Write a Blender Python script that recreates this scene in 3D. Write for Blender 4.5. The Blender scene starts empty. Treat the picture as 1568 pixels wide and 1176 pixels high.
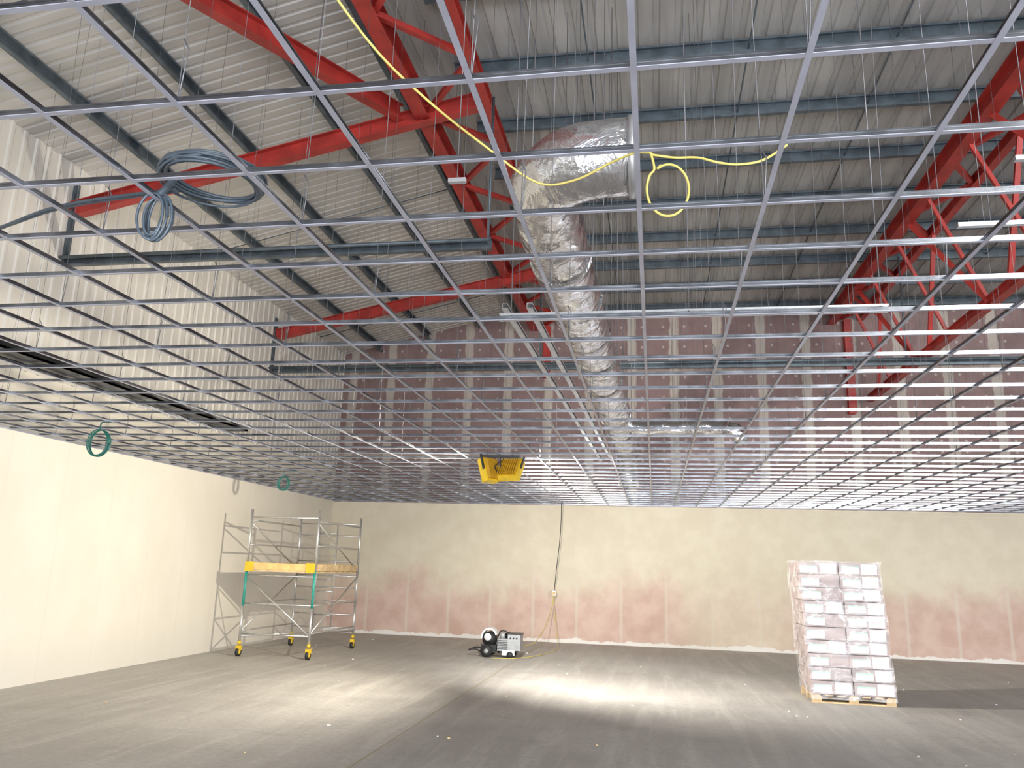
import bpy, math, random
from mathutils import Vector, Matrix
random.seed(7)
scene=bpy.context.scene
try:
    scene.view_settings.view_transform='Standard'
except Exception: pass

CH=1.95            # camera height
GZ=CH+1.756        # suspended grid level
XL=-9.34; YB=22.43 # left wall, back wall
XR=20.0; YF=-8.0

# ------------------------------------------------------------------ materials
class N:
    def __init__(s,name):
        s.m=bpy.data.materials.new(name); s.m.use_nodes=True
        s.nt=s.m.node_tree; s.nt.nodes.clear()
        s.out=s.nt.nodes.new('ShaderNodeOutputMaterial')
        s.b=s.nt.nodes.new('ShaderNodeBsdfPrincipled')
        s.nt.links.new(s.b.outputs[0],s.out.inputs[0])
    def set(s,k,v):
        i=s.b.inputs[k]
        if isinstance(v,(int,float)): i.default_value=v
        elif isinstance(v,tuple): i.default_value=(v[0],v[1],v[2],1)
        else: s.nt.links.new(v,i)
        return s
    def coord(s):
        g=s.nt.nodes.new('ShaderNodeNewGeometry'); return g.outputs['Position']
    def scale(s,v,sc):
        n=s.nt.nodes.new('ShaderNodeVectorMath');n.operation='MULTIPLY'
        s.nt.links.new(v,n.inputs[0]);n.inputs[1].default_value=sc;return n.outputs[0]
    def xyz(s,v):
        n=s.nt.nodes.new('ShaderNodeSeparateXYZ');s.nt.links.new(v,n.inputs[0]);return n.outputs
    def noise(s,v,scale,detail=4,rough=.55,dist=0):
        n=s.nt.nodes.new('ShaderNodeTexNoise');s.nt.links.new(v,n.inputs['Vector'])
        n.inputs['Scale'].default_value=scale;n.inputs['Detail'].default_value=detail
        n.inputs['Roughness'].default_value=rough;n.inputs['Distortion'].default_value=dist
        return n.outputs[0]
    def math(s,op,a,b=0.0,c=0.0,clamp=False):
        n=s.nt.nodes.new('ShaderNodeMath');n.operation=op;n.use_clamp=clamp
        for i,v in enumerate((a,b,c)):
            if isinstance(v,(int,float)): n.inputs[i].default_value=v
            else: s.nt.links.new(v,n.inputs[i])
        return n.outputs[0]
    def ss(s,v,a,b,lo=0.0,hi=1.0):
        n=s.nt.nodes.new('ShaderNodeMapRange');n.interpolation_type='SMOOTHSTEP'
        s.nt.links.new(v,n.inputs[0])
        n.inputs[1].default_value=a;n.inputs[2].default_value=b;n.inputs[3].default_value=lo;n.inputs[4].default_value=hi
        return n.outputs[0]
    def mix(s,f,a,b):
        n=s.nt.nodes.new('ShaderNodeMix');n.data_type='RGBA'
        if isinstance(f,(int,float)): n.inputs[0].default_value=f
        else: s.nt.links.new(f,n.inputs[0])
        for i,v in ((6,a),(7,b)):
            if isinstance(v,tuple): n.inputs[i].default_value=(v[0],v[1],v[2],1)
            else: s.nt.links.new(v,n.inputs[i])
        return n.outputs[2]
    def bump(s,h,st=.3,d=.02):
        n=s.nt.nodes.new('ShaderNodeBump');n.inputs['Strength'].default_value=st;n.inputs['Distance'].default_value=d
        s.nt.links.new(h,n.inputs['Height']);s.nt.links.new(n.outputs[0],s.b.inputs['Normal']);return s

def simple(name,col,rough=.5,metal=0.0,var=.12,vs=8,emit=0):
    n=N(name);p=n.coord();f=n.noise(p,vs,3)
    lo=tuple(c*(1-var) for c in col);hi=tuple(min(1,c*(1+var)) for c in col)
    n.set('Base Color',n.mix(n.ss(f,.3,.7),lo,hi)).set('Roughness',rough).set('Metallic',metal)
    if emit:
        n.set('Emission Color',col);n.set('Emission Strength',emit)
    return n.m

def m_floor():
    n=N('dusty_concrete');p=n.coord()
    a=n.noise(p,.35,5,.6);b=n.noise(n.scale(p,(3.5,.35,1)),1.0,5,.65,.6);c=n.noise(p,14,4,.7)
    col=n.mix(n.ss(a,.35,.65),(.38,.36,.335),(.50,.475,.44))
    col=n.mix(n.ss(b,.42,.72,0,.65),col,(.60,.575,.53))
    col=n.mix(n.ss(c,.35,.75,0,.4),col,(.28,.265,.25))
    e=n.noise(n.scale(p,(.6,1.2,1)),1.6,6,.7)
    col=n.mix(n.ss(e,.52,.72,0,.4),col,(.30,.285,.27))
    X=n.xyz(p)
    # sawn expansion joints
    j=n.math('ABSOLUTE',n.math('SUBTRACT',n.math('ADD',X[0],n.math('MULTIPLY',n.noise(p,.6),.06)),-2.92))
    col=n.mix(n.ss(j,.008,.02,.7,0),col,(.34,.28,.15))
    d=n.ss(n.math('ABSOLUTE',n.math('SUBTRACT',X[0],XL)),.1,1.6,.45,0)
    col=n.mix(d,col,(.5,.48,.45))
    n.set('Base Color',col).set('Roughness',n.ss(a,.3,.7,.55,.8)).bump(c,.15,.01)
    return n.m
def m_left():
    n=N('cream_painted_plaster');p=n.coord();X=n.xyz(p)
    a=n.noise(n.scale(p,(1,1,.6)),.7,4,.6)
    col=n.mix(n.ss(a,.35,.7),(.77,.72,.61),(.82,.775,.67))
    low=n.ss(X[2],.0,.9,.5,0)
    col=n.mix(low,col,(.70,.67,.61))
    e=n.ss(n.math('ABSOLUTE',n.math('SUBTRACT',n.math('MODULO',n.math('ADD',X[1],30),1.2),.6)),.01,.03,.12,0)
    col=n.mix(e,col,(.6,.55,.45))
    # raw board above ceiling
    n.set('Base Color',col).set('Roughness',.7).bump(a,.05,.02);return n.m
def m_back():
    n=N('skimmed_plaster_and_fireboard');p=n.coord();X=n.xyz(p)
    nx=n.noise(n.scale(p,(.9,1,.5)),1.0,5,.6);nf=n.noise(p,2.2,5,.6)
    zz=n.math('ADD',X[2],n.math('MULTIPLY',n.math('SUBTRACT',nx,.5),1.9))
    cream=n.mix(n.ss(nf,.35,.7),(.66,.59,.45),(.71,.645,.50))
    pinkc=n.mix(n.ss(nf,.3,.7),(.54,.36,.29),(.64,.47,.39))
    pm=n.ss(zz,.9,2.0,.95,0)
    # drier central area stays cream
    cen=n.ss(n.math('ABSOLUTE',n.math('SUBTRACT',X[0],2.2)),.6,2.4,.35,1)
    col=n.mix(n.math('MULTIPLY',pm,cen),cream,pinkc)
    # faint board joints
    jm=n.math('ABSOLUTE',n.math('SUBTRACT',n.math('MODULO',n.math('ADD',X[0],60.3),1.2),.6))
    jz=n.ss(X[2],2.3,1.4,.08,.5)
    col=n.mix(n.math('MULTIPLY',n.ss(jm,.015,.06,1,0),jz),col,(.66,.60,.50))
    # ragged white skim edge at the foot
    foot=n.math('ADD',X[2],n.math('MULTIPLY',n.math('SUBTRACT',n.noise(n.scale(p,(1,1,.2)),1.8,5,.7),.55),.35))
    col=n.mix(n.ss(foot,.06,.085,1,0),col,(.78,.74,.68))
    # --- above the suspended ceiling : pink fire board with taped joints
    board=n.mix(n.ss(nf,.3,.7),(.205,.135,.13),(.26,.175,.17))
    ju=n.math('ABSOLUTE',n.math('SUBTRACT',n.math('MODULO',n.math('ADD',X[0],60.0),1.2),.6))
    tape=n.math('ADD',ju,n.math('MULTIPLY',n.math('SUBTRACT',n.noise(p,3.0,4),.5),.16))
    fill=(.50,.455,.40)
    board=n.mix(n.ss(tape,.10,.15,.75,0),board,fill)
    tz=n.math('ABSOLUTE',n.math('SUBTRACT',n.math('MODULO',n.math('ADD',X[2],.9),2.4),1.2))
    tz=n.math('ADD',tz,n.math('MULTIPLY',n.math('SUBTRACT',n.noise(p,2.5,4),.5),.12))
    board=n.mix(n.ss(tz,.06,.10,.45,0),board,fill)
    # screw dabs
    dx=n.math('SUBTRACT',n.math('MODULO',n.math('ADD',X[0],60.0),.6),.3)
    dz=n.math('SUBTRACT',n.math('MODULO',X[2],.3),.15)
    dd=n.math('SQRT',n.math('ADD',n.math('MULTIPLY',dx,dx),n.math('MULTIPLY',dz,dz)))
    board=n.mix(n.ss(dd,.028,.045,.7,0),board,(.50,.46,.42))
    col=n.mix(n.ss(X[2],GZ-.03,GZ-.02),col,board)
    n.set('Base Color',col).set('Roughness',.75).bump(nf,.05,.02);return n.m
def m_sheet(name,axis,c1,c2):
    n=N(name);p=n.coord();X=n.xyz(p)
    st=(.3,3,.3) if axis=='x' else (3,.3,.3)
    a=n.noise(n.scale(p,st),.8,5,.6);b=n.noise(p,.5,3)
    col=n.mix(n.ss(a,.3,.7),c1,c2)
    col=n.mix(n.ss(b,.4,.7,0,.35),col,tuple(c*.7 for c in c1))
    n.set('Base Color',col).set('Roughness',.5).set('Metallic',.15);return n.m
M={}
M['floor']=m_floor();M['left']=m_left();M['back']=m_back()
M['sheetL']=m_sheet('liner_sheet_left','x',(.44,.425,.40),(.56,.54,.515))
M['sheetR']=m_sheet('liner_sheet_right','y',(.31,.305,.295),(.48,.47,.455))
M['sheetW']=m_sheet('wall_cladding_sheet','z',(.68,.65,.59),(.76,.73,.67))
M['purlin']=simple('galvanised_purlin',(.10,.125,.145),.45,.4,.25,4)
M['red']=simple('red_oxide_steel',(.34,.030,.024),.45,0,.2,3)
M['tee']=simple('white_tee_face',(.38,.39,.46),.32,.35,.08,6)
M['teeweb']=simple('galvanised_tee_web',(.23,.24,.26),.24,.95,.35,5)
M['wire']=simple('hanger_wire',(.20,.20,.21),.5,.7)
M['zinc']=simple('galvanised_track',(.55,.56,.57),.35,.8)
M['alu']=simple('aluminium_tube',(.62,.62,.60),.35,.75)
M['green']=simple('green_tube',(.03,.30,.24),.45)
M['yellowp']=simple('yellow_plastic',(.75,.50,.02),.4)
M['wood']=simple('plywood',(.62,.45,.24),.7,0,.2,6)
M['rubber']=simple('black_rubber',(.02,.02,.02),.6)
M['bluecab']=simple('grey_blue_cable',(.06,.08,.10),.4)
M['yelcab']=simple('yellow_cable',(.62,.52,.14),.5)
M['greencab']=simple('green_cable',(.02,.14,.11),.5)
M['white']=simple('white_plastic',(.8,.8,.78),.4,0,.05)
M['black']=simple('black_paint',(.018,.018,.018),.4)
M['grey']=simple('grey_machine_paint',(.33,.34,.34),.45,.2)
M['orange']=simple('toe_board_wood',(.78,.52,.20),.6)
M['amber']=simple('amber_housing',(.55,.30,.02),.35)
M['label']=simple('paper_label',(.90,.94,.91),.6,0,.03)
M['greenlab']=simple('green_label_band',(.40,.60,.50),.6,0,.03)
M['glow']=simple('lamp_glass',(1,.72,.25),.4,emit=14)
def m_foil():
    n=N('crumpled_foil');p=n.coord()
    a=n.noise(n.scale(p,(1,.8,1)),3.5,5,.55,.8);v=n.nt.nodes.new('ShaderNodeTexVoronoi');n.nt.links.new(p,v.inputs['Vector']);v.inputs['Scale'].default_value=5
    h=n.math('ADD',a,n.math('MULTIPLY',v.outputs['Distance'],.5))
    n.set('Base Color',n.mix(n.ss(a,.3,.7),(.74,.745,.76),(.93,.93,.93))).set('Metallic',1.0).set('Roughness',.17).bump(h,.6,.08);return n.m
M['foil']=m_foil()
def m_box():
    n=N('carton');p=n.coord();a=n.noise(n.scale(p,(1,1,5)),1.2,2)
    n.set('Base Color',n.mix(n.ss(a,.35,.65),(.33,.26,.25),(.46,.38,.365))).set('Roughness',.6);return n.m
M['box']=m_box()
def m_pack():
    n=N('white_pack_side');p=n.coord();a=n.noise(n.scale(p,(1,1,5)),1.2,2)
    n.set('Base Color',n.mix(n.ss(a,.35,.65),(.62,.57,.57),(.76,.73,.73))).set('Roughness',.5);return n.m
M['pack']=m_pack()
def m_film():
    n=N('stretch_film');p=n.coord()
    a=n.noise(n.scale(p,(1.6,1.6,3.2)),1.6,3,.5,1.2)
    n.set('Base Color',(.92,.90,.92)).set('Roughness',.08).set('Specular IOR Level',1.0).set('Alpha',n.ss(a,.40,.66,.07,.38)).bump(a,.8,.12);return n.m
M['film']=m_film()

# ------------------------------------------------------------------ mesh builder
class MB:
    def __init__(s): s.v=[];s.f=[];s.mi=[];s.mats=[];s.sm=[]
    def mat(s,k):
        if k not in s.mats: s.mats.append(k)
        return s.mats.index(k)
    def add(s,vs,fs,k,smooth=False):
        o=len(s.v);i=s.mat(k)
        s.v+= [tuple(v) for v in vs]
        for f in fs: s.f.append(tuple(o+a for a in f));s.mi.append(i);s.sm.append(smooth)
    def box(s,a,b,k):
        x0,y0,z0=a;x1,y1,z1=b
        vs=[(x0,y0,z0),(x1,y0,z0),(x1,y1,z0),(x0,y1,z0),(x0,y0,z1),(x1,y0,z1),(x1,y1,z1),(x0,y1,z1)]
        s.add(vs,[(0,3,2,1),(4,5,6,7),(0,1,5,4),(1,2,6,5),(2,3,7,6),(3,0,4,7)],k)
    def cbox(s,c,d,k,rot=None):
        vs=[]
        for z in(-.5,.5):
            for x,y in((-.5,-.5),(.5,-.5),(.5,.5),(-.5,.5)):
                q=Vector((x*d[0],y*d[1],z*d[2]))
                if rot is not None:q=rot@q
                vs.append(q+Vector(c))
        s.add(vs,[(0,3,2,1),(4,5,6,7),(0,1,5,4),(1,2,6,5),(2,3,7,6),(3,0,4,7)],k)
    def frame(s,d,up=(0,0,1)):
        d=Vector(d).normalized();u=Vector(up)
        if abs(d.dot(u))>.98:u=Vector((0,1,0))
        r=d.cross(u).normalized();u=r.cross(d).normalized();return d,r,u
    def prism(s,p,q,prof,k,up=(0,0,1)):
        """extrude closed 2D profile (r,u) from p to q"""
        p=Vector(p);q=Vector(q);d,r,u=s.frame(q-p,up);n=len(prof)
        vs=[p+r*a+u*b for a,b in prof]+[q+r*a+u*b for a,b in prof]
        fs=[(i,(i+1)%n,n+(i+1)%n,n+i) for i in range(n)]+[tuple(range(n-1,-1,-1)),tuple(range(n,2*n))]
        s.add(vs,fs,k)
    def bar(s,p,q,w,h,k,up=(0,0,1)):
        s.prism(p,q,[(-w/2,-h/2),(w/2,-h/2),(w/2,h/2),(-w/2,h/2)],k,up)
    def ibeam(s,p,q,w,h,k,t=.014,up=(0,0,1)):
        a=w/2;b=h/2;tw=t/2
        s.prism(p,q,[(-a,-b),(a,-b),(a,-b+t),(tw,-b+t),(tw,b-t),(a,b-t),(a,b),(-a,b),(-a,b-t),(-tw,b-t),(-tw,-b+t),(-a,-b+t)],k,up)
    def cbeam(s,p,q,w,h,k,t=.006,up=(0,0,1)):
        a=w/2;b=h/2;l=min(.03,h/4)
        s.prism(p,q,[(-a,-b),(a,-b),(a,-b+l),(a-t,-b+l),(a-t,-b+t),(-a+t,-b+t),(-a+t,b-t),(a-t,b-t),(a-t,b-l),(a,b-l),(a,b),(-a,b)],k,up)
    def tube(s,pts,r,k,n=8,closed=False):
        pts=[Vector(p) for p in pts];m=len(pts);rings=[];R=r if isinstance(r,(list,tuple)) else [r]*m
        prev=None
        for i,p in enumerate(pts):
            if closed:t=pts[(i+1)%m]-pts[i-1]
            else:t=pts[min(i+1,m-1)]-pts[max(i-1,0)]
            if t.length<1e-9:t=Vector((0,0,1))
            t.normalize()
            if prev is None:
                u=Vector((0,0,1)) if abs(t.z)<.9 else Vector((1,0,0))
            else:u=prev
            u=(u-t*u.dot(t)).normalized();prev=u;w=t.cross(u)
            rings.append([p+u*math.cos(2*math.pi*j/n)*R[i]+w*math.sin(2*math.pi*j/n)*R[i] for j in range(n)])
        vs=[v for rg in rings for v in rg];fs=[]
        for i in range(m if closed else m-1):
            for j in range(n):
                a=i*n+j;b=i*n+(j+1)%n;c=((i+1)%m)*n+(j+1)%n;d=((i+1)%m)*n+j;fs.append((a,d,c,b))
        if not closed:
            fs.append(tuple(range(n)));fs.append(tuple(range((m-1)*n+n-1,(m-1)*n-1,-1)))
        s.add(vs,fs,k,True)
    def cyl(s,p,q,r,k,n=16): s.tube([p,q],r,k,n)
    def make(s,name,parent=None):
        me=bpy.data.meshes.new(name);me.from_pydata(s.v,[],s.f)
        for k in s.mats:me.materials.append(M[k])
        me.polygons.foreach_set('material_index',s.mi);me.polygons.foreach_set('use_smooth',s.sm);me.update()
        o=bpy.data.objects.new(name,me);scene.collection.objects.link(o)
        if parent:o.parent=parent
        return o
def smooth(pts,sub=6):
    P=[Vector(p) for p in pts];out=[]
    for i in range(len(P)-1):
        a=P[max(i-1,0)];b=P[i];c=P[i+1];d=P[min(i+2,len(P)-1)]
        for j in range(sub):
            t=j/sub
            out.append(.5*((2*b)+(c-a)*t+(2*a-5*b+4*c-d)*t*t+(3*b-a-3*c+d)*t**3))
    out.append(P[-1]);return out
def empty(name,loc=(0,0,0)):
    e=bpy.data.objects.new(name,None);scene.collection.objects.link(e);return e

# ------------------------------------------------------------------ shell
b=MB();b.box((XL-.2,YF,-.2),(XR,YB+.2,0),'floor');b.make('floor')
def hr(x,y):  # left slope underside level
    return CH+6.22+.235*(x-XL)
XV=-3.05
ZR0=CH+7.62; ZR1=CH+7.38
def rr(y): return ZR1+(ZR0-ZR1)*(YB-y)/YB
ZE=hr(XL,0)
b=MB()
b.box((XL-.2,YF,0),(XL,YB+.2,GZ+.9),'left')
# vertical ribbed cladding above
pr=[];pitch=.25
y=YF
while y<YB:
    pr+=[(0,y),(0,y+.15),(.02,y+.175),(.02,y+.225)];y+=pitch
vs=[];fs=[]
for i,(dx,yy) in enumerate(pr): vs+=[(XL+dx+.0,yy,GZ+.9),(XL+dx,yy,ZE+.05)]
for i in range(len(pr)-1): fs.append((2*i,2*i+1,2*i+3,2*i+2))
b.add(vs,fs,'sheetW')
b.box((XL-.2,YF,GZ+.9),(XL-.02,YB+.2,ZE+.05),'sheetW')
b.make('wall_left')
b=MB()
XI=XL+(ZR1-CH-6.22)/.235
pts=[(XL-.2,0),(XR,0),(XR,ZR1+.1),(XI,ZR1+.1),(XL-.2,ZE)]
vs=[(x,YB,z) for x,z in pts]+[(x,YB+.2,z) for x,z in pts];n=5
b.add(vs,[tuple(range(5)),(9,8,7,6,5)]+[(i,i+5,(i+1)%5+5,(i+1)%5) for i in range(5)],'back');b.make('wall_back')
# roof sheets
b=MB();vs=[];fs=[];pr=[];y=YF
while y<YB:
    pr+=[(0,y),(0,y+.12),(.018,y+.135),(.018,y+.185)];y+=.2
for dz,yy in pr:
    vs+=[(XL-.05,yy,hr(XL-.05,0)+dz),(XV,yy,hr(XV,0)+dz)]
for i in range(len(pr)-1): fs.append((2*i,2*i+1,2*i+3,2*i+2))
b.add(vs,fs,'sheetL')
vs=[];fs=[];pr=[];x=XV-1.6
while x<XR:
    pr+=[(0,x),(0,x+.19),(.03,x+.21),(.03,x+.28)];x+=.3
for dz,xx in pr: vs+=[(xx,YF,rr(YF)+dz),(xx,YB,rr(YB)+dz)]
for i in range(len(pr)-1): fs.append((2*i,2*i+1,2*i+3,2*i+2))
b.add(vs,fs,'sheetR')
b.box((XL-.2,YF,11.2),(XR,YB+.2,11.3),'sheetR')
b.make('ceiling')

# purlins
b=MB()
for x in (-8.15,-6.65,-5.15,-3.95):
    z=hr(x,0)-.12
    b.cbeam((x,YF,z),(x,YB-.01,z),.075,.2,'purlin')
y=YF+.6
while y<YB:
    z=rr(y)-.13
    b.cbeam((XV+.1,y,z),(XR,y,z),.08,.22,'purlin')
    y+=1.62
# sag rods / anti-sag struts
for yy in (7.2,14.2,20.2):
    b.tube([(-9.2,yy,hr(-9.2,0)-.12),(-3.9,yy,hr(-3.9,0)-.12)],.012,'purlin',6)
for xx in (-.9,1.4,3.4,7.5,9.6,12.0):
    b.tube([(xx,0,rr(0)-.14),(xx,YB-.1,rr(YB)-.14)],.013,'purlin',6)
b.make('roof_purlins')

# red rafters
def rz(x): return CH+5.47+.228*(x-XL)
b=MB()
for y in (-3.8,3.4,10.6,17.8):
    b.ibeam((XL+.05,y,rz(XL)),(-2.6,y,rz(-3.0)),.16,.26,'red')
    # haunch at the eave
    b.prism((XL+.02,y-.08,rz(XL)),(XL+.02,y+.08,rz(XL)),[(0,-.15),(0,.12),(-.9,.30),(-.9,.10)] ,'red')
b.make('roof_rafters')
b=MB()
b.ibeam((XL+.1,-1.8,rz(XL)),(-3.8,10.5,rz(-3.7)),.16,.24,'red')
b.make('diagonal_roof_beam')

def truss(name,x0,x1,h0,h1,lower=None):
    e=MB();ys=-4.0
    za=CH+h0
    e.ibeam((x0,ys,CH+6.60),(x0,YB-.02,CH+7.0),.22,.30,'red')
    e.ibeam((x1,ys,CH+6.75),(x1,YB-.02,CH+7.05),.14,.18,'red')
    def c0(y):return Vector((x0,y,CH+6.60+.4*(y-ys)/(YB-ys)))
    def c1(y):return Vector((x1,y,CH+6.75+.3*(y-ys)/(YB-ys)))
    y=ys+.3;k=0
    while y<YB-2.0:
        e.bar(c0(y),c1(y+1.2),.08,.08,'red');e.bar(c1(y+1.2),c0(y+2.4),.08,.08,'red')
        y+=2.4
    # end post fixed to the back wall, above the suspended ceiling
    e.ibeam((x0+.4,YB-.12,CH+(4.3 if lower else 5.4)),(x0+.4,YB-.12,CH+6.95),.2,.2,'red',up=(0,1,0))
    if lower:
        lz=CH+lower
        def l0(y):return Vector((x1+.1,y,lz))
        e.ibeam((x1+.1,10.3,lz),(x1+.1,YB-.02,lz),.16,.18,'red')
        e.bar(Vector((x1+.1,10.3,lz)),c0(8.2),.12,.14,'red')
        y=10.4;k=0
        while y<YB-1.3:
            e.bar(c1(y),l0(y+1.2),.08,.08,'red') if k%2 else e.bar(l0(y),c0(y+1.2),.08,.08,'red')
            e.bar(l0(y),c0(y),.06,.06,'red')
            y+=2.0;k+=1
    e.make(name)
truss('roof_truss',-3.45,-2.45,0,0)
truss('roof_truss',4.9,5.7,0,0,lower=4.75)
truss('roof_truss',13.2,14.0,0,0,lower=4.75)

# service tie beams
for i,(y,x1) in enumerate(((10.6,-2.3),(17.8,13.0))):
    b=MB();z=CH+4.58
    b.cbeam((XL+.02,y,z),(x1,y,z),.08,.17,'purlin')
    b.tube([(XL+.02,y-.12,z+.02),(x1,y-.12,z+.02)],.03,'purlin')
    b.box((XL+.0,y-.05,z-.1),(XL+.05,y+.05,ZE-.3),'purlin')
    if x1<0: b.tube([(x1-.05,y,z),(x1-.05,y,z+2.4)],.02,'purlin')
    else:
        for xx in (-2.6,5.4): b.tube([(xx,y,z),(xx,y,z+2.4)],.02,'purlin')
    b.make('tie_beam')

# ------------------------------------------------------------------ suspended grid
b=MB()
XS=[.6*i-.0586 for i in range(-15,34) if XL+.05<.6*i-.0586<XR]
PY=.5809
YS=[2.557+PY*k for k in range(-14,35) if 2.557+PY*k<YB-.05]
def tee(p,q,zoff=0):
    b.bar(Vector(p)+Vector((0,0,zoff)),Vector(q)+Vector((0,0,zoff)),.024,.003,'tee')
    b.bar(Vector(p)+Vector((0,0,.013+zoff)),Vector(q)+Vector((0,0,.013+zoff)),.002,.024,'teeweb')
    b.bar(Vector(p)+Vector((0,0,.027+zoff)),Vector(q)+Vector((0,0,.027+zoff)),.006,.008,'teeweb')
for x in XS: tee((x,-5.5,GZ),(x,YB,GZ))
for y in YS: tee((XL,y,GZ),(XR,y,GZ),.0015)
# wall angle
b.bar((XL+.012,-5.5,GZ),(XL+.012,YB,GZ),.024,.02,'tee')
b.bar((XL,YB-.012,GZ),(XR,YB-.012,GZ),.024,.02,'tee')
b.make('suspended_ceiling_grid')

b=MB()
for i,x in enumerate(XS[::2]):
    for j,y in enumerate(YS[::2]):
        if y<0: continue
        jx=random.uniform(-.1,.1);jy=random.uniform(-.15,.15)
        top=(hr(x,0) if x<XI+1.5 else rr(y))-.1
        if x<XV: top=hr(x,0)-.05
        b.tube([(x,y,GZ+.03),(x+jx,y+jy,top)],.0024,'wire',4)
        b.tube([(x+.004,y,GZ+.03),(x+.02,y,GZ+.25),(x-.01,y,GZ+.3)],.0035,'wire',4)
b.make('ceiling_hanger_wires')

# loose galvanised tracks lying over the grid
b=MB()
for x in (-1.22,-1.0):
    b.cbeam((x-.05,6.5,CH+2.22),(x+.15,16.5,CH+2.22),.05,.05,'zinc',.004)
b.cbeam((-1.3,6.45,CH+2.1),(1.85,6.45,CH+2.1),.05,.06,'zinc',.004)
for x in (-1.2,.3,1.8): b.tube([(x,6.45,CH+2.1),(x,6.45,rr(6.4)-.1)],.005,'wire',6)
b.make('galvanised_tracks')
b=MB()
for (x,y,h,l) in ((-1.08,4.0,2.12,.10),(1.90,3.9,2.02,.30),(1.84,4.45,1.92,.34),(2.9,5.6,1.95,.6)):
    b.bar((x-l/2,y,CH+h),(x+l/2,y,CH+h),.03,.024,'zinc')
    b.tube([(x,y,CH+h),(x,y,rr(y)-.1)],.003,'wire',4)
b.make('ceiling_hanger_brackets')

# long black channel just above grid on left
b=MB()
b.box((-6.12,4.2,GZ+.05),(-5.82,10.6,GZ+.07),'black')
b.box((-6.12,4.2,GZ+.05),(-6.10,10.6,GZ+.13),'black');b.box((-5.84,4.2,GZ+.05),(-5.82,10.6,GZ+.13),'black')
b.make('black_channel')

# ------------------------------------------------------------------ duct
b=MB();R=.285;zc=CH+2.86
def xd(y): return -.86+.018*(y-6)
def ring_noise(i): return R*(1+.025*math.sin(i*2.1)+random.uniform(-.018,.018))
pts=[]
ze=zc+.14
pts.append((-.16,5.45,ze));pts.append((-.25,5.45,ze))
for k in range(0,7):
    a=math.pi/2*k/6
    pts.append((-.36-.49*math.sin(a),5.45+.5*(1-math.cos(a)),ze-.03*k/6))
pts.append((-.86,6.2,zc+.09));pts.append((-.86,6.5,zc+.04))
y=6.8
while y<19.6:
    pts.append((xd(y),y,zc+.02*math.sin(y*1.3)));y+=.22
rad=[ring_noise(i) for i in range(len(pts))]
b.tube(pts,rad,'foil',24)
# joint bands
for y in (7.0,8.2,9.4,10.6,12.0,13.4,14.8,16.4,17.6,18.9):
    xc=xd(y)
    b.tube([(xc,y-.04,zc),(xc,y+.04,zc)],R+.012,'foil',24)
    b.tube([(xc+.3,y,zc),(xc+.3,y,rr(y)-.1)],.005,'wire',5);b.tube([(xc-.3,y,zc),(xc-.3,y,rr(y)-.1)],.005,'wire',5)
# collar at open end
b.tube([(-.16,5.45,ze),(-.11,5.45,ze)],R+.02,'zinc',24)
# branch
xc=xd(16)
pts=[(xc+.2,16,zc-.06)]
x=xc+.3
while x<1.5: pts.append((x,16,zc-.06+.01*math.sin(x*9)));x+=.14
b.tube(pts,[.15*(1+random.uniform(-.05,.05)) for _ in pts],'foil',16)
b.tube([(1.45,16,zc-.06),(1.6,15.98,zc-.1),(1.68,15.95,zc-.22),(1.7,15.95,zc-.4)],.14,'foil',16)
# drop end at the back
xc=xd(19.4)
b.tube([(xc,19.4,zc),(xc,19.8,zc-.15),(xc,20.0,zc-.5),(xc,20.0,zc-.85)],.26,'foil',20)
b.make('ventilation_duct')

# ------------------------------------------------------------------ cables
def coil(mb,c,rx,ry,n,k,r=.009,axis='z',jit=.03,zs=.03,seed=3):
    pts=[];rnd=random.Random(seed)
    ph=[rnd.uniform(-jit,jit) for _ in range(n*2+8)]
    for i in range(n*24+1):
        a=2*math.pi*i/24;t=i/12.0;j=int(t);f=t-j;f=f*f*(3-2*f)
        d=ph[j]*(1-f)+ph[j+1]*f;d2=ph[(j+3)%len(ph)]*(1-f)+ph[(j+4)%len(ph)]*f
        u=(rx+d)*math.cos(a)+d2*.6;v=(ry+d)*math.sin(a);w=d2*zs/jit
        if axis=='z':pts.append((c[0]+u,c[1]+v,c[2]+w))
        else:pts.append((c[0]+u,c[1]+w,c[2]+v))
    mb.tube(pts,r,k,6)
b=MB();coil(b,(-2.22,3.42,GZ+.14),.235,.25,15,'bluecab',.0075,'z',.024,.035)
coil(b,(-2.45,3.33,GZ-.10),.07,.12,6,'bluecab',.007,'y',.02,.03)
b.tube(smooth([(-2.35,3.3,GZ+.1),(-2.40,3.32,GZ+.06),(-2.45,3.33,GZ+.02)]),.018,'bluecab')
for s in (-.01,.01): b.tube(smooth([(-2.4,3.4+s,GZ+.08),(-3.2,3.55+s,GZ+.1),(-4.2,3.9,GZ+.11),(-5.5,4.0,GZ+.16),(-7.2,4.1,GZ+.12),(-9.2,4.3-s,GZ+.14)]),.009,'bluecab')
b.make('cable_coil')
for nm,c,q in (('a',(-7.75,10.0,GZ-.22),1),('b',(-7.68,15.7,GZ-.19),.75)):
    b=MB();coil(b,c,.16*q,.19*q,5,'greencab',.009,'y',.015,.03)
    b.tube(smooth([(c[0],c[1],c[2]+.19*q),(c[0]+.02,c[1],c[2]+.3),(c[0]+.3,c[1]+.1,GZ+.07)]),.01,'greencab')
    b.make('green_cable_coil')
b=MB()
def yc(pts,r=.008,k='yelcab'): b.tube(smooth(pts,8),r,k,6)
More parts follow.
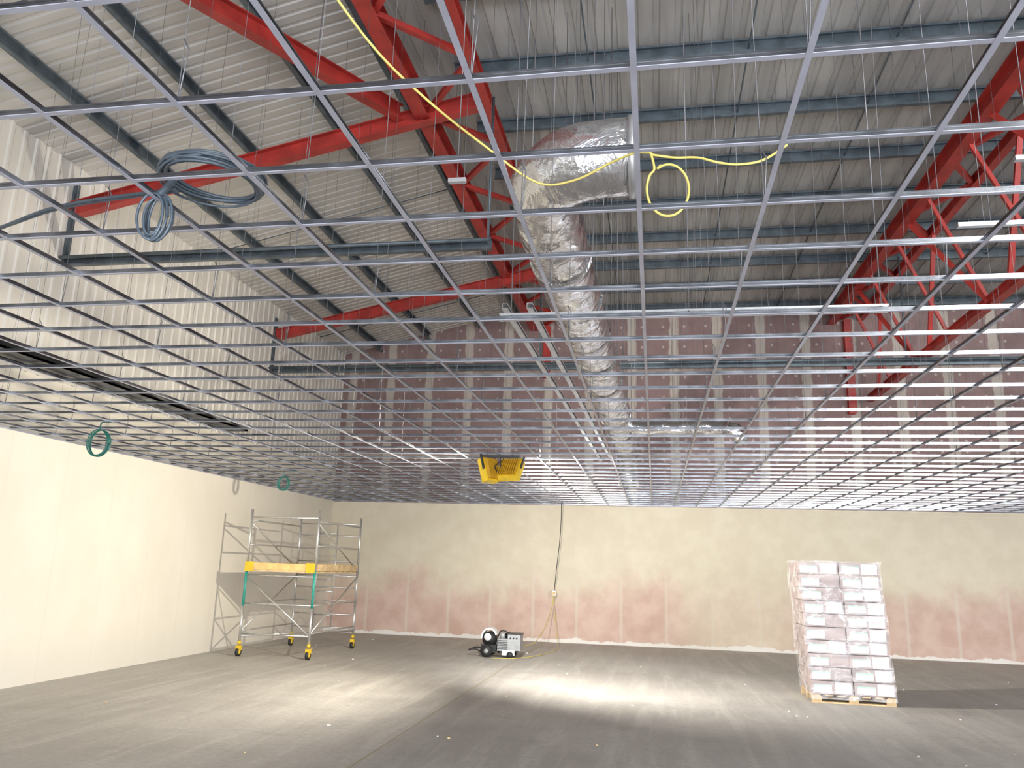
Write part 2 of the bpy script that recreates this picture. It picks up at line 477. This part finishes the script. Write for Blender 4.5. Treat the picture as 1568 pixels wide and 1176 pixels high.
yc([(-2.05,3.4,CH+3.7),(-1.9,3.6,CH+3.35),(-1.62,3.9,CH+2.98),(-1.35,4.2,CH+2.78),(-1.05,4.6,CH+2.66),(-.75,4.8,CH+2.50),(-.5,4.8,CH+2.50),(-.25,4.7,CH+2.56),(-.10,4.6,CH+2.56),(.0,4.5,CH+2.50)])
loop=[]
for i in range(21):
    a=math.pi*.72+2*math.pi*i/20*.97
    loop.append((.10+.125*math.cos(a),4.5+.002*i,CH+2.26+.175*math.sin(a)))
yc([(.0,4.5,CH+2.50)]+loop+[(.06,4.55,CH+2.44)])
yc([(.0,4.52,CH+2.50),(.14,4.52,CH+2.47),(.28,4.5,CH+2.45),(.40,4.5,CH+2.41),(.52,4.5,CH+2.39),(.66,4.5,CH+2.41),(.80,4.5,CH+2.50)])
b.make('yellow_cable')

# ------------------------------------------------------------------ scaffold
b=MB()
sx0,sx1,sy0,sy1=-8.42,-6.90,15.9,18.35
for (x,y) in ((sx0,sy0),(sx1,sy0),(sx0,sy1),(sx1,sy1)):
    g='green' if y==sy0 else 'alu'
    b.cyl((x,y,.28),(x,y,1.0),.026,'alu',12);b.cyl((x,y,1.0),(x,y,1.75),.027,g,12);b.cyl((x,y,1.75),(x,y,2.98),.025,'alu',12)
    b.cyl((x,y,.18),(x,y,.5),.018,'zinc',10)
    b.cyl((x-.03,y,.085),(x+.03,y,.085),.085,'rubber',18)
    b.cyl((x-.034,y,.085),(x+.034,y,.085),.045,'yellowp',14)
    b.box((x-.045,y-.05,.12),(x+.045,y+.05,.21),'yellowp')
    b.cyl((x,y,.24),(x,y,.30),.038,'yellowp',12)
for y in (sy0,sy1):
    for z in (.45,.75,1.05,1.35,1.62,1.95,2.25,2.55,2.82):
        if y==sy0 and z not in (.45,1.05,1.62,2.82): 
            continue
        b.cyl((sx0,y,z),(sx1,y,z),.016,'alu',8)
    if y==sy1:
        for xx in (.5,.95): b.cyl((sx0+xx,y,.45),(sx0+xx,y,2.82),.015,'alu',8)
        for z in [.45+.27*i for i in range(9)]: b.cyl((sx0+.5,y,z),(sx0+.95,y,z),.013,'alu',8)
b.tube([(sx0,sy0,1.6),(sx1,sy0,.45)],.016,'alu')
for x in (sx0,sx1):
    for z in (.5,1.05,2.25,2.75): b.cyl((x,sy0,z),(x,sy1,z),.016,'alu',8)
    b.cyl((x,sy0,.5),(x,sy1,1.6),.016,'alu',8);b.cyl((x,sy0,2.7),(x,sy1,1.75),.016,'alu',8)
b.cyl((sx0,sy0,.4),(sx1,sy1,.4),.016,'alu',8)
b.box((sx0+.03,sy0-.05,1.70),(sx1-.03,sy1+.05,1.75),'wood')
b.box((sx0+.0,sy0-.06,1.74),(sx1-.0,sy0-.03,1.88),'orange')
b.box((sx0+.0,sy1+.03,1.74),(sx1-.0,sy1+.06,1.88),'orange')
for x in (sx0+.08,sx1-.08):
    b.box((x-.09,sy0-.075,1.70),(x+.09,sy0-.02,1.90),'yellowp')
for x in (sx0,sx1): b.box((x-.02,sy0,1.74),(x+.01,sy1,1.88),'wood')
b.make('scaffold_tower')

# ------------------------------------------------------------------ wrapped pallet
root=empty('wrapped_pallet_of_boxes')
px0,px1,py0,py1=2.46,3.71,14.1,15.15
b=MB()
for y in (py0,(py0+py1)/2-.05,py1-.1):
    b.box((px0,y,0),(px1,y+.1,.02),'wood')
    for x in (px0,(px0+px1)/2-.07,px1-.14): b.box((x,y,.02),(x+.14,y+.1,.105),'wood')
for i in range(7):
    x=px0+i*(px1-px0-.12)/6;b.box((x,py0,.105),(x+.12,py1,.125),'wood')
b.make('pallet',root)
b=MB();lb=MB();NL=10;h=(2.2-.14)/NL
def lean(z):return -.055*z+.012*math.sin(z*6)
for l in range(NL):
    z=.13+l*h;dx=lean(z)
    for c in range(2):
        w=(px1-px0)/2
        jx=random.uniform(-.012,.012);jy=random.uniform(-.012,.012)
        x=px0+c*w+dx+jx
        for d in range(2):
            dy=(py1-py0)/2
            b.box((x+.006,py0+d*dy+.01+jy,z+.006),(x+w-.006,py0+(d+1)*dy-.01+jy,z+h-.006),'box')
        y=py0+jy+.006
        # pale end flap of each pack next to the label
        b.box((x+.35,y-.001,z+.02),(x+w-.03,y+.006,z+h-.02),'pack' if c==1 or l%3==0 else 'box')
        x2=x+(.03 if c==0 else .05)
        lb.box((x2,y-.002,z+.03),(x2+.27,y+.004,z+.03+.09),'label')
        lb.box((x2,y-.003,z+.03+.09),(x2+.27,y+.004,z+.03+.115),'greenlab')
b.make('cartons',root);lb.make('labels',root)
b=MB();rows_=26;prof=[]
def rr_pts(z,k):
    o=.02;d=lean(z);P=[];x0=px0-o+d;x1=px1+o+d;y0=py0-o;y1=py1+o
    per=[]
    for i in range(12):per.append((x0+(x1-x0)*i/12,y0))
    for i in range(10):per.append((x1,y0+(y1-y0)*i/10))
    for i in range(12):per.append((x1-(x1-x0)*i/12,y1))
    for i in range(10):per.append((x0,y1-(y1-y0)*i/10))
    return [(x+random.uniform(-.008,.008),y+random.uniform(-.008,.008),z) for x,y in per]
vs=[];fs=[]
for r in range(rows_):
    vs+=rr_pts(.06+(2.21-.06)*r/(rows_-1),r)
for r in range(rows_-1):
    for i in range(44):
        fs.append((r*44+i,r*44+(i+1)%44,(r+1)*44+(i+1)%44,(r+1)*44+i))
fs.append(tuple(range((rows_-1)*44,rows_*44)))
b.add(vs,fs,'film',False);b.make('stretch_wrap',root)

# ------------------------------------------------------------------ floodlight
lx,ly=-2.45,12.5
b=MB()
b.box((lx-.30,ly-.03,GZ-.055),(lx+.34,ly+.03,GZ-.012),'black')
for x in (lx-.2,lx,lx+.22): b.tube([(x,ly,GZ-.05),(x,ly,GZ+.05)],.012,'black')
def head(cx,cy,cz,w,hh,dd,yaw,tilt):
    rot=Matrix.Rotation(yaw,3,'Z')@Matrix.Rotation(tilt,3,'X');c=Vector((cx,cy,cz))
    def B(o,d,k): b.cbox(c+rot@Vector(o),d,k,rot)
    B((0,0,0),(w,dd*.5,hh),'amber')
    for i in range(9): B((-w/2+w*(i+.5)/9,-dd*.42,0),(.012,dd*.45,hh*.9),'amber')
    for s in (-1,1):
        B((s*w/2,0.02,0),(.025,dd*.8,hh+.03),'yellowp');B((0,0.02,s*hh/2),(w+.02,dd*.8,.025),'yellowp')
        B((s*(w/2+.025),-.02,hh*.35),(.012,.04,hh*.7),'black')
    B((0,dd*.27,0),(w*.9,.01,hh*.86),'glow')
head(lx-.15,ly,GZ-.25,.26,.36,.16,math.radians(60),math.radians(-18))
head(lx+.19,ly+.02,GZ-.23,.34,.32,.16,math.radians(-18),math.radians(-32))
b.tube(smooth([(lx+.05,ly,GZ-.1),(lx-.05,ly-.05,GZ-.2),(lx+.04,ly-.06,GZ-.3),(lx+.02,ly,GZ-.05)]),.009,'rubber')
b.make('hanging_floodlight')

# ------------------------------------------------------------------ machine
b=MB();mx,my=-3.42,18.3
b.box((mx-.42,my-.24,.10),(mx+.40,my-.20,.14),'black');b.box((mx-.42,my+.20,.10),(mx+.40,my+.24,.14),'black')
for x in (mx-.40,mx,mx+.36): b.box((x,my-.24,.10),(x+.04,my+.24,.14),'black')
for s in (-.27,.27):
    b.cyl((mx-.25,my+s-.03,.13),(mx-.25,my+s+.03,.13),.13,'rubber',24);b.cyl((mx-.25,my+s-.035,.13),(mx-.25,my+s+.035,.13),.05,'grey',16)
    b.cyl((mx+.28,my+s-.025,.07),(mx+.28,my+s+.025,.07),.07,'rubber',18)
b.tube(smooth([(mx-.40,my-.2,.12),(mx-.55,my-.2,.16),(mx-.66,my-.18,.13),(mx-.66,my+.18,.13),(mx-.55,my+.2,.16),(mx-.40,my+.2,.12)]),.018,'black')
# white hood (curved) over black drum
pts=[]
for i in range(10):
    a=math.radians(20+i*18);pts.append((mx-.22+.17*math.cos(a),my,.40+.20*math.sin(a)))
for i in range(len(pts)-1):
    p=Vector(pts[i]);q=Vector(pts[i+1]);b.bar(p,q,.30,.035,'white',up=(0,0,1) if abs((q-p).normalized().z)<.8 else (1,0,0))
b.cyl((mx-.22,my-.15,.38),(mx-.22,my+.15,.38),.155,'black',28)
b.cyl((mx-.25,my-.17,.42),(mx-.25,my-.15,.42),.08,'white',20)
b.box((mx-.40,my-.16,.14),(mx-.05,my+.16,.26),'black')
# engine block
b.box((mx-.02,my-.2,.14),(mx+.22,my+.2,.40),'grey')
for i in range(6): b.box((mx-.03,my-.21,.18+i*.035),(mx+.23,my+.21,.19+i*.035),'black')
b.cyl((mx+.08,my-.1,.40),(mx+.08,my-.1,.52),.06,'grey',16);b.cyl((mx+.18,my-.05,.46),(mx+.18,my+.15,.46),.07,'black',16)
b.tube(smooth([(mx-.02,my-.15,.42),(mx+.05,my-.18,.56),(mx+.2,my-.18,.54),(mx+.26,my-.15,.40)]),.014,'rubber')
# control box
b.box((mx+.22,my-.25,.16),(mx+.50,my+.15,.50),'grey');b.box((mx+.20,my-.26,.50),(mx+.52,my+.16,.52),'black')
b.box((mx+.10,my-.27,.06),(mx+.38,my-.245,.17),'white')
for i in range(3): b.cyl((mx+.28+i*.07,my-.265,.42),(mx+.28+i*.07,my-.25,.42),.018,'black',10)
b.make('floor_grinding_machine')
# supply cable & socket
b=MB()
b.tube(smooth([(-2.5,21.9,GZ+.1),(-2.52,21.95,2.9),(-2.62,22.0,1.9),(-2.68,22.1,1.35)]),.010,'rubber',6)
b.box((-2.73,22.02,1.24),(-2.62,22.12,1.36),'white');b.box((-2.71,22.005,1.26),(-2.64,22.02,1.33),'orange')
b.tube(smooth([(-2.68,22.05,1.24),(-2.72,21.8,.85),(-2.78,21.0,.45),(-2.85,20.0,.22),(-2.92,19.2,.18),(-2.95,18.6,.25),(-2.95,18.35,.36)]),.010,'yelcab',6)
b.tube(smooth([(-2.70,22.0,1.24),(-2.60,21.8,.6),(-2.45,21.2,.05),(-2.4,20.2,.012),(-2.6,18.9,.012),(-3.0,18.0,.012),(-3.5,17.8,.012)]),.009,'yelcab',6)
b.make('power_cable')

# debris
b=MB()
for i in range(110):
    x=random.uniform(-9,10);y=random.uniform(7,21);s=random.uniform(.008,.03)
    if abs(x-3.1)<.9 and abs(y-14.7)<.8: continue
    rot=Matrix.Rotation(random.uniform(0,3),3,'Z');b.cbox((x,y,s*.25),(s,s*random.uniform(.5,1.6),s*.5),random.choice(['white','white','wood','box']),rot)
b.make('floor_debris')

# ------------------------------------------------------------------ lights
def look(o,t):
    d=Vector(t)-Vector(o.location);o.rotation_euler=d.to_track_quat('-Z','Y').to_euler()
def spot(name,loc,tgt,power,size,blend,col,r=.06):
    l=bpy.data.lights.new(name,'SPOT');l.energy=power;l.spot_size=math.radians(size);l.spot_blend=blend;l.color=col;l.shadow_soft_size=r
    o=bpy.data.objects.new(name,l);scene.collection.objects.link(o);o.location=loc;look(o,tgt);return o
def area(name,loc,tgt,power,sx,sy,col,spread=180):
    l=bpy.data.lights.new(name,'AREA');l.shape='RECTANGLE';l.size=sx;l.size_y=sy;l.energy=power;l.color=col;l.spread=math.radians(spread)
    o=bpy.data.objects.new(name,l);scene.collection.objects.link(o);o.location=loc;look(o,tgt);return o
spot('floodlight_beam_back',(lx+.22,ly+.22,GZ-.36),(lx+4.6,ly+6.0,GZ-2.9),1950,160,.9,(1,.955,.87))
spot('floodlight_beam_left',(lx-.36,ly+.12,GZ-.32),(XL,ly-1.0,GZ-1.8),1250,156,.7,(1,.92,.77))
area('rear_daylight_fill',(3,-6.5,1.75),(3,10,.6),2700,16,3.2,(.86,.91,1))  # added ambient fill for daylight from the unseen side behind the camera
area('roof_fill_light',(3,-3,.4),(1,6,9),900,10,5,(.96,.97,1))  # added fill behind the camera, out of view, brightens the roof from below
area('high_window_daylight',(12,-7.4,CH+5.0),(11,10,CH+4.6),1800,10,4,(1,.99,.97),110)
w=bpy.data.worlds.new('World');scene.world=w;w.use_nodes=True
bg=w.node_tree.nodes['Background'];bg.inputs[0].default_value=(.88,.93,1,1);bg.inputs[1].default_value=.6

# ------------------------------------------------------------------ camera
cd=bpy.data.cameras.new('camera');cam=bpy.data.objects.new('camera',cd);scene.collection.objects.link(cam)
cd.sensor_width=36;cd.lens=36*1217.3/1568;cd.clip_end=200
yaw,pitch,roll=.18,.2262,.0315
f=Vector((-math.sin(yaw)*math.cos(pitch),math.cos(yaw)*math.cos(pitch),math.sin(pitch)))
r=Vector((math.cos(yaw),math.sin(yaw),0));u=r.cross(f)
r2=r*math.cos(roll)+u*math.sin(roll);u2=-r*math.sin(roll)+u*math.cos(roll)
m=Matrix((( r2.x,u2.x,-f.x,0),(r2.y,u2.y,-f.y,0),(r2.z,u2.z,-f.z,CH),(0,0,0,1)))
cam.matrix_world=m
scene.camera=cam
